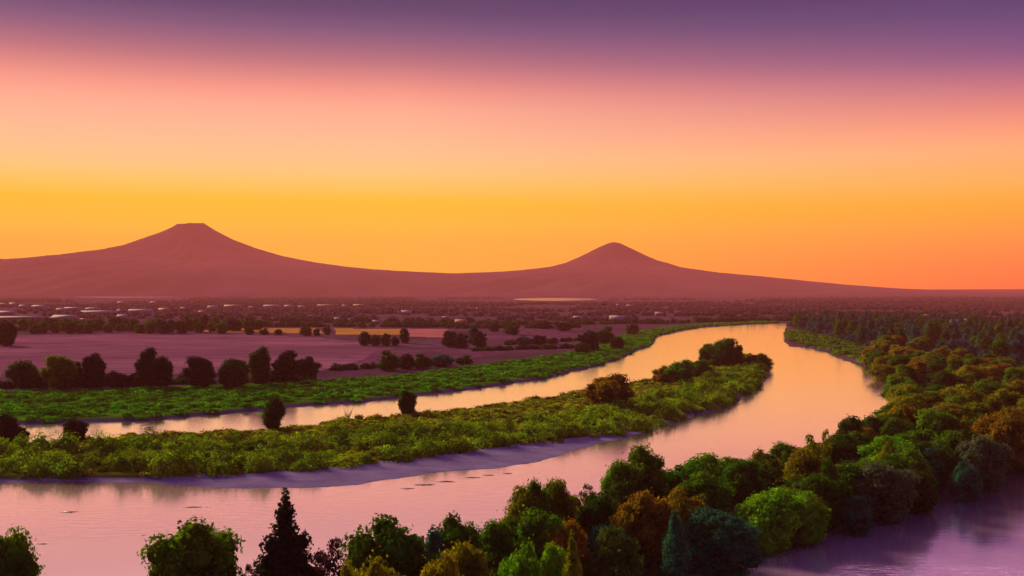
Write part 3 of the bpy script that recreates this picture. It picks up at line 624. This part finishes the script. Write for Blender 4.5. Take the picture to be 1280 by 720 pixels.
WALLM = plain_mat('pale_wall', (.34, .24, .26)); ROOFM = plain_mat('pale_roof', (.33, .22, .25), .9); TILEM = plain_mat('tile_roof', (.38, .14, .10))
def building(x, y, w, d, h, rot, roofm, label, group, cat, name, steep=.22, z=GZ):
    e = bpy.data.objects.new(name, None); COL.objects.link(e); e.location = (x, y, z-.3); e.rotation_euler = (0, 0, rot); tag(e, label, cat, group)
    a, b = w/2, d/2
    v = [(-a, -b, 0), (a, -b, 0), (a, b, 0), (-a, b, 0), (-a, -b, h), (a, -b, h), (a, b, h), (-a, b, h), (-a, 0, h+d*steep), (a, 0, h+d*steep)]
    me = mesh('wall', v, [np.array([(0, 1, 5, 4), (2, 3, 7, 6)]), np.array([(1, 2, 6, 9, 5), (3, 0, 4, 8, 7)])], WALLM); obj('wall', me, e)
    t = .35; o = .8; hr = h+d*steep; k = steep*2*o
    rv = [(-a-o, -b-o, h-k+.03), (a+o, -b-o, h-k+.03), (a+o, 0, hr+.03), (-a-o, 0, hr+.03), (a+o, b+o, h-k+.03), (-a-o, b+o, h-k+.03)]
    rv += [(p[0], p[1], p[2]+t) for p in rv]
    f = [(0, 1, 2, 3), (3, 2, 4, 5), (6, 9, 8, 7), (9, 11, 10, 8), (0, 6, 7, 1), (1, 7, 8, 2), (2, 8, 10, 4), (4, 10, 11, 5), (5, 11, 9, 3), (3, 9, 6, 0)]
    obj('roof', mesh('roof', rv, np.array(f), roofm), e)
    nw = max(2, int(w/9)); m_ = DARKW
    for i in range(min(nw, 8)):
        x0 = -a+(i+.5)*w/min(nw, 8); ww = min(2.2, w/nw*.3)
        me = mesh('window', [(x0-ww, -b-.06, h*.35), (x0+ww, -b-.06, h*.35), (x0+ww, -b-.06, h*.72), (x0-ww, -b-.06, h*.72)]+[(x0-ww, -b+.02, h*.35), (x0+ww, -b+.02, h*.35), (x0+ww, -b+.02, h*.72), (x0-ww, -b+.02, h*.72)],
                  np.array([(0, 1, 2, 3), (4, 7, 6, 5), (0, 4, 5, 1), (1, 5, 6, 2), (2, 6, 7, 3), (3, 7, 4, 0)]), m_)
        obj('window', me, e)
DARKW = plain_mat('window_glass', (.05, .04, .05), .2)
BL = [(4, 384.5, 12, 0), (17, 384, 10, 0), (29, 386, 9, 0), (50, 388, 16, 0), (42, 387, 8, 1), (76, 391, 10, 0), (92, 390, 22, 0), (116, 391, 16, 0), (125, 396, 46, 0), (9, 396, 20, 0), (30, 403, 76, 0), (82, 403, 30, 0),
      (104, 405, 6, 1), (151, 381, 8, 0), (150, 392, 7, 0), (153, 402, 12, 0), (176, 394, 28, 0), (205, 392, 12, 1), (230, 390, 8, 0), (172, 413.5, 12, 0), (266, 388.5, 12, 0), (291, 388, 20, 1), (192, 381, 8, 0), (252, 394, 8, 1),
      (314, 388, 6, 0), (340, 387, 20, 0), (361, 387, 10, 0), (377, 387.5, 8, 0), (410, 386, 26, 1), (431, 385, 6, 0), (450, 386, 16, 1), (508, 395, 12, 0), (392, 401, 12, 1), (422, 404, 7, 0), (440, 404, 7, 0), (470, 408, 8, 0),
      (557, 402, 7, 0), (576, 409, 14, 1), (598, 390, 6, 0), (722, 402, 10, 0), (771, 404, 18, 0), (824, 396, 10, 0), (848, 395, 8, 1), (773, 384, 5, 0), (787, 386, 8, 0), (893, 389, 6, 0), (903, 387, 5, 0), (1089, 400, 8, 1), (1106, 402, 10, 0), (1120, 401, 6, 0), (1194, 407, 10, 0), (1210, 407, 8, 0), (1221, 406, 7, 0), (1240, 404, 10, 1), (1264, 405, 12, 0), (1158, 400, 8, 1)]
for i, (px, yb, w, t) in enumerate(sorted(BL)):
    r = random.Random(i); x, y = W(px, yb); wm = w*y/F; big = wm > 26
    hh = r.uniform(6, 9) if big else r.uniform(4.5, 7); side = 'left' if px < 320 else 'middle' if px < 900 else 'right'
    building(x, y, wm, min(wm*.8, r.uniform(14, 30)), hh, r.uniform(-.12, .12), TILEM if t else ROOFM,
             '%s building with %s roof, %s from the left on the far plain' % ('long low' if big else 'small', 'reddish' if t else 'pale', ordn(i+1)), 'buildings scattered over the far plain',
             'warehouse' if big else 'house', 'warehouse' if big else 'farmhouse', .16 if big else .3)
# slim things
PALE = plain_mat('pale_concrete', (.55, .42, .4))
def tower(px, yb, h, label):
    x, y = W(px, yb); v, f = tube([(0, 0, 0), (0, 0, h*.8)], [2.6, 2.2], 12); v2, f2 = tube([(0, 0, h*.78), (0, 0, h*.84), (0, 0, h*.97), (0, 0, h)], [2.3, 4.2, 4.2, .5], 12)
    e = bpy.data.objects.new('water_tower', None); COL.objects.link(e); e.location = (x, y, GZ-.3); tag(e, label, 'tower')
    obj('shaft', mesh('shaft', v, np.array(f), PALE, True), e); obj('tank', mesh('tank', v2, np.array(f2), PALE, True), e)
tower(120, 391, 26, 'slim pale water tower among the left buildings'); tower(556, 376.5, 34, 'tiny dark tower standing on the plain between the volcanoes')

# mud flats and drifting weed in the river
MUD = plain_mat('wet_weed', (.06, .035, .03), .6)
def mat_of_weed(px, py, wpx, dep, label, seed):
    x, y = W(px, py); r = random.Random(seed); n = 26; a_ = wpx/2*y/F; V_ = [(0, 0, .16)]; F_ = []
    for k in range(n):
        t = 2*math.pi*k/n; q = r.uniform(.45, 1.1)*(1 if k % 2 else .7); V_.append((math.cos(t)*a_*q, math.sin(t)*dep*q, .05))
    for k in range(n):
        t = 2*math.pi*k/n; V_.append((V_[k+1][0]*1.05, V_[k+1][1]*1.05, -.2))
    for k in range(n):
        k2 = (k+1) % n; F_ += [(0, 1+k, 1+k2, 1+k2), (1+k, 1+n+k, 1+n+k2, 1+k2)]
    F3 = np.array([f[:3] for f in F_[::2]]); F4 = np.array(F_[1::2])
    o = obj('weed_mat', mesh('weed_mat', V_, [F3, F4], MUD, True), None, (x, y, 0)); tag(o, label, 'weed mat', 'mats of weed lying in the water')
for k, (px, py, w, d, l) in enumerate([(184, 534, 16, 3.0, 'brown weed mat in the upper channel near the left bank'), (86, 640, 24, 1.3, 'thin dark weed streak in the pink water at lower left'), (240, 634, 24, 1.0, 'thin weed streak below the start of the gravel bar'),
    (530, 606, 34, 1.6, 'largest dark weed mat below the gravel bar'), (558, 602, 30, 1.5, 'weed mat touching the right of the largest one'), (508, 611, 22, .8, 'faint weed streak left below the largest mat'), (590, 597, 22, 1.2, 'weed mat between the largest one and the bar edge'),
    (612, 594, 20, 1.0, 'weed mat nearest the gravel bar'), (52, 680, 14, .5, 'tiny weed streak above the bottom left tree'), (634, 592, 16, .8, 'small weed mat rightmost below the gravel bar')]): mat_of_weed(px, py, w, d, l, k)
# a bare snag on the island's far shore
V_, F_ = [], []
random.seed(3)
for k in range(11):
    a = k*.57; l = random.uniform(3, 6.5); v, f = tube([(0, 0, -.3), (math.cos(a)*l*.25, math.sin(a)*l*.25, l*.5), (math.cos(a)*l*.5, math.sin(a)*l*.4, l)], [.16, .1, .03], 5); o_ = len(V_); V_ += v; F_ += [tuple(i+o_ for i in q) for q in f]
x, y = W(435, 527); tag(obj('bare_shrub', mesh('bare_shrub', V_, np.array(F_), BARK, True), None, (x, y, gz(x, y))), 'leafless shrub on the far shore of the island', 'shrub')

# ------------------------------------------------------------------ haze
HZ0, HZ1 = -2.8, 860; HDENS = 5.5e-5
bm = bmesh.new(); bmesh.ops.create_cube(bm, size=1)
for v in bm.verts: v.co = (v.co.x*56000, (v.co.y+.5)*17800-900, HZ0+(v.co.z+.5)*(HZ1-HZ0))
me = bpy.data.meshes.new('haze'); bm.to_mesh(me); bm.free()
m, nt, out = mat('haze_air'); pv = N(nt, 'ShaderNodeVolumePrincipled'); pv.inputs['Color'].default_value = (1, .29, .27, 1); pv.inputs['Density'].default_value = HDENS; pv.inputs['Anisotropy'].default_value = 0
L(nt, pv.outputs[0], out.inputs['Volume']); me.materials.append(m)
tag(obj('haze', me), 'pink evening haze thickening toward the volcanoes', None, None, 'stuff')

# ------------------------------------------------------------------ sky, sun, camera
EXPO = .75
SUN_EL, SUN_AZ = math.radians(21), math.radians(-40)           # azimuth measured from +Y towards +X
w = bpy.data.worlds.new('World'); S.world = w; w.use_nodes = True; nt = w.node_tree; nt.nodes.clear()
out = N(nt, 'ShaderNodeOutputWorld'); bg = N(nt, 'ShaderNodeBackground', i_Strength=2**-EXPO)
tc = N(nt, 'ShaderNodeTexCoord'); sx = N(nt, 'ShaderNodeSeparateXYZ'); L(nt, tc.outputs['Generated'], sx.inputs[0])
el = N(nt, 'ShaderNodeMath', operation='ARCSINE'); L(nt, sx.outputs['Z'], el.inputs[0])
mr = N(nt, 'ShaderNodeMapRange', i_1=0.0, i_2=math.radians(60)); L(nt, el.outputs[0], mr.inputs[0])
AIR = (.60, .125, .10)
def ramp(stops):
    r = N(nt, 'ShaderNodeValToRGB'); r.color_ramp.interpolation = 'EASE' if False else 'LINEAR'; L(nt, mr.outputs[0], r.inputs[0])
    es = r.color_ramp.elements
    for k, (row, c) in enumerate(stops):
        p = math.degrees(math.atan((Y0-row)/F))/60 if row > -900 else -row/1e6
        e = es[k] if k < 2 else es.new(p)
        e.position = p; g = c[3] if len(c) > 3 else 1; l = lin(*c[:3])
        e_ = math.atan((Y0-row)/F) if row > -900 else 1.0; T = math.exp(-HDENS*min(16500, 800/math.tan(max(e_, .01))))
        e.color = tuple(max(0, (l[q]*g-(1-T)*AIR[q])/T) for q in range(3))+(1,)          # the sky as it is behind the hazy air
    return r
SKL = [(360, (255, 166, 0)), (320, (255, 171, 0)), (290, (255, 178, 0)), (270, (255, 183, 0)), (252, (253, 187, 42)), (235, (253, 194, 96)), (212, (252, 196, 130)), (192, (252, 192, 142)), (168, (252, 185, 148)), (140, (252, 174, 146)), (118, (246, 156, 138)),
       (100, (223, 138, 132)), (80, (190, 118, 127)), (60, (160, 103, 125)), (40, (130, 90, 123)), (15, (102, 74, 110)), (0, (94, 70, 108)), (-50, (150, 104, 130)), (-110, (255, 180, 168, 1.4)), (-450, (250, 165, 180, 1.2)), (-1e6*.9, (80, 66, 120))]  # bright pink stops above the frame are added, unseen, to lighten the water
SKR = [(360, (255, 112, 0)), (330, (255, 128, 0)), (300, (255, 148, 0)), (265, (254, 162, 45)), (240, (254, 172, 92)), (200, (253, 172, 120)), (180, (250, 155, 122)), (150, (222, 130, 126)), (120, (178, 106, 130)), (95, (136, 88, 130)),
       (70, (112, 79, 126)), (40, (92, 70, 116)), (0, (74, 60, 106)), (-50, (125, 90, 135)), (-110, (245, 160, 215, 2.4)), (-450, (215, 145, 210, 1.4)), (-1e6*.9, (76, 64, 122))]  # unseen lilac band over the frame top, added to brighten the channel water
SKB = [(360, (60, 42, 70)), (200, (56, 40, 75)), (0, (52, 44, 90)), (-1e6*.9, (110, 95, 160))]
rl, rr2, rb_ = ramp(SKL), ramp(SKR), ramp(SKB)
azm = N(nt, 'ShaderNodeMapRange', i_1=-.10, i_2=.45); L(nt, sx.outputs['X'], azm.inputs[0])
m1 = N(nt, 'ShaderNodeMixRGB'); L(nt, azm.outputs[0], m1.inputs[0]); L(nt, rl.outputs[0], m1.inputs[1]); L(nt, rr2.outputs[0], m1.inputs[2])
bkm = N(nt, 'ShaderNodeMapRange', i_1=.65, i_2=-.1, interpolation_type='SMOOTHSTEP'); L(nt, sx.outputs['Y'], bkm.inputs[0])
# fade only near the horizon's rim; high up all three agree
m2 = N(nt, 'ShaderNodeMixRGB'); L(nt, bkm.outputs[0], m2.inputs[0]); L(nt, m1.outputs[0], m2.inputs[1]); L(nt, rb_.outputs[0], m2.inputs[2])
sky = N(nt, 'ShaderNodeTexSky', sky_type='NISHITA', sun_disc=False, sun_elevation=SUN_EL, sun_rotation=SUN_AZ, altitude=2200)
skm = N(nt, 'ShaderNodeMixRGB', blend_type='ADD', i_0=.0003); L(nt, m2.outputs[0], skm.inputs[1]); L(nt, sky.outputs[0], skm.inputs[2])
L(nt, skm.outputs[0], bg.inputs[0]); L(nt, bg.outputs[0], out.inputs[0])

ld = bpy.data.lights.new('sun', 'SUN'); ld.energy = 5.0; ld.angle = math.radians(14); ld.color = (1, .72, .46)
so = bpy.data.objects.new('sun', ld); COL.objects.link(so)
dirv = Vector((math.sin(SUN_AZ)*math.cos(SUN_EL), math.cos(SUN_AZ)*math.cos(SUN_EL), math.sin(SUN_EL)))
so.rotation_euler = dirv.to_track_quat('Z', 'Y').to_euler(); so.location = (0, 0, 900)
cd = bpy.data.cameras.new('camera'); cam = bpy.data.objects.new('camera', cd); COL.objects.link(cam)
cam.location = (0, 0, H); cam.rotation_euler = (math.radians(90), 0, 0); cd.angle = math.radians(50); cd.clip_start = 1; cd.clip_end = 60000
S.camera = cam
S.view_settings.view_transform = 'Standard'; S.view_settings.look = 'None'; S.view_settings.exposure = EXPO; S.view_settings.gamma = 1
cy_ = S.cycles; cy_.use_denoising = True; cy_.max_bounces = 4; cy_.diffuse_bounces = 2; cy_.glossy_bounces = 2; cy_.transmission_bounces = 2; cy_.volume_bounces = 0
cy_.use_adaptive_sampling = True; cy_.adaptive_threshold = .02; cy_.sample_clamp_indirect = 4
